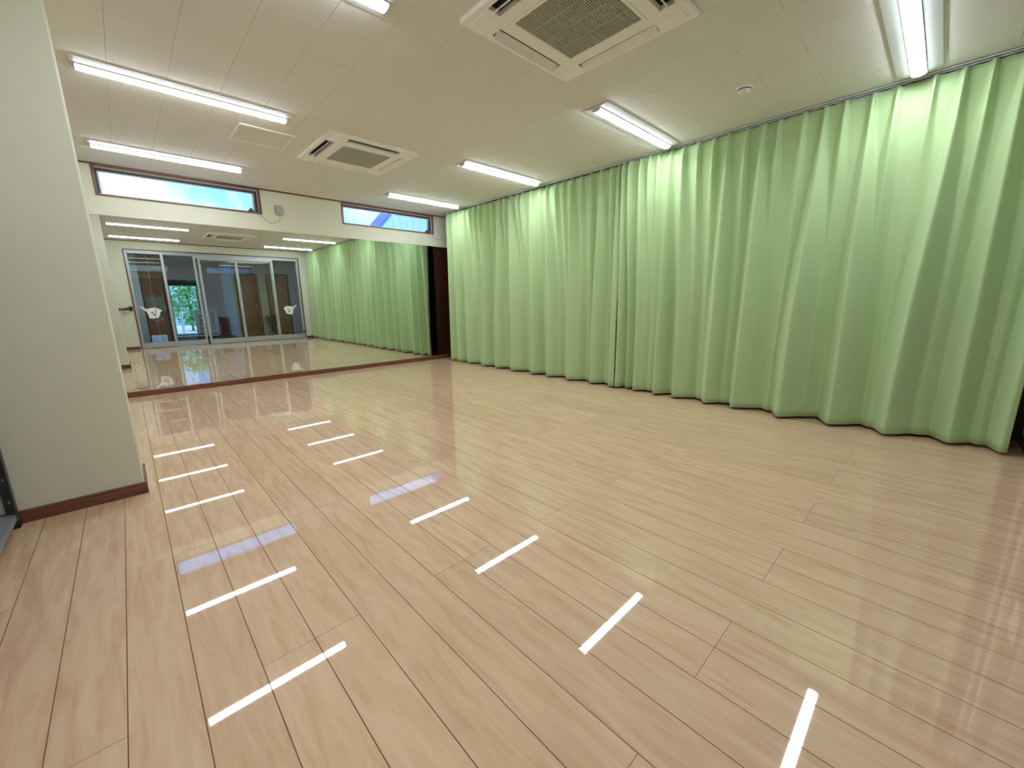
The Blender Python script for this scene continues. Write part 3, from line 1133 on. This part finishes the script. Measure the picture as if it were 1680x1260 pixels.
def tree(x, y, h, spread, seed, label, leaf_m, n=1500, low=.3):
    rnd = random.Random(seed)
    t = thing('garden_tree', (x, y, -.05), label, 'tree', 'green trees outside the entrance')
    mb = MB().tube([(x, y, -.05), (x + .05, y - .03, h * .35), (x - .04, y + .02, h * .75)], .05, 8)
    for k in range(5):
        a = k * 1.3
        mb.tube([(x, y, h * (.3 + .08 * k)), (x + .5 * spread * math.cos(a), y + .5 * spread * math.sin(a), h * (.5 + .1 * k))], .02, 6)
    mb.build('trunk', MT['bark'], t)
    mb = MB()
    for k in range(n):
        a, b = rnd.uniform(0, 2 * PI), rnd.uniform(-1, 1)
        rr = rnd.uniform(.35, 1) ** .5
        c = Vector((x + spread * rr * math.sqrt(1 - b * b) * math.cos(a), y + spread * rr * math.sqrt(1 - b * b) * math.sin(a), h * low + (h * (1 - low)) * (.5 + .5 * b * rr)))
        d = Vector((rnd.uniform(-1, 1), rnd.uniform(-1, 1), rnd.uniform(-.6, .6))).normalized()
        e = d.cross(Vector((rnd.uniform(-1, 1), rnd.uniform(-1, 1), 1))).normalized()
        s = rnd.uniform(.05, .11)
        mb.poly([c - d * s, c + e * s * .45, c + d * s, c - e * s * .45])
    mb.build('foliage', leaf_m, t, kind='stuff')


tree(.55, -8.0, 3.0, .8, 1, 'bushy green tree left of the view through the entrance door', MT['leaf'], 1500)
tree(2.1, -9.4, 2.0, .8, 2, 'low green tree in the middle of the view through the entrance door', MT['leaf2'], 1600, .05)
tree(3.8, -9.6, 2.2, .85, 3, 'green tree right of the view through the entrance door', MT['leaf'], 1500, .15)
t = thing('handrail', (1.45, -6.2, -.05), 'thin pale outdoor handrail sloping away from the entrance door', 'handrail')
MB().tube([(1.42, -5.2, .75), (1.62, -7.2, .55)], .022, 10).build('rail', MT['alu_white'], t)
for q in (0, 1):
    MB().tube([(1.42 + .2 * q, -5.2 - 2 * q, -.05), (1.42 + .2 * q, -5.2 - 2 * q, .75 - .2 * q)], .018, 8).build('post', MT['alu_white'], t)
t = thing('distant_house', (2.5, -16, -.05), 'white house far beyond the trees outside the entrance', 'building')
MB().box(1.2, 6.5, -20, -16, -.05, 4.2).build('walls', MT['house'], t)
MB().prism([(-20.4, 4.2), (-15.6, 4.2), (-18, 5.6)], 0, .9, 6.8).build('roof', MT['roof'], t)
for k in range(3):
    MB().box(2.6 + k * 1.3, 3.3 + k * 1.3, -16.01, -15.97, 2.4, 3.4).build('window', MT['siding'], t)

# neighbouring gable seen through the right high window
NX, NY, NA = 5.70, 12.0, -0.69
t = thing('neighbour_house', (NX, NY, -.05), 'blue corrugated gable of the neighbouring house behind the right high window', 'building')
slope, ax, th = 1.04, 4.4, .22
az = 3.365 + slope * ax - th + .05
ex = -.6
ez = az - (ax - ex) * slope
rx = 2 * ax - ex


def house_part(mb, name, m, **kw):
    p = world_loc(t)
    mb.v = [(a + p.x, b + p.y, c + p.z) for a, b, c in mb.v]
    return mb.build(name, m, t, **kw)


house_part(MB().prism([(ex + .75, 0), (rx - .75, 0), (rx - .75, ez + .77), (ax, az - .005), (ex + .75, ez + .77)], 1, .06, 8), 'gable_wall', MT['siding'])
mb = MB()
k = ex + 1.0
while k < rx - .9:
    zt_ = ez - .15 + (min(k, rx - (k - ex)) - ex if k < ax else rx - k) * slope
    mb.box(k - .02, k + .02, .03, .06, 0, max(.5, zt_ - .15))
    k += .2
house_part(mb, 'ribs', MT['siding'], kind='stuff')
for sgn in (-1, 1):
    xa = ax + sgn * (ax - ex + .35)
    za = ez - .35 * slope
    house_part(MB().prism([(xa, za), (ax, az), (ax, az + th), (xa, za + th)], 1, .04, 8.3), 'roof_slope', MT['roof'])
    house_part(MB().prism([(xa, za - .1), (ax, az - .1), (ax, az + th), (xa, za + th)], 1, 0, .04), 'bargeboard', MT['fascia'])
t.rotation_euler = (0, 0, NA)
t = thing('power_line', (0, 10, 2.9), 'thin overhead cable crossing the sky behind the right high window', 'cable')
MB().tube([(-8, 10, 3.0), (-2, 10, 2.9), (3, 10, 2.88), (5.6, 10, 2.92)], .007, 6).build('wire', MT['dark_sash'], t)
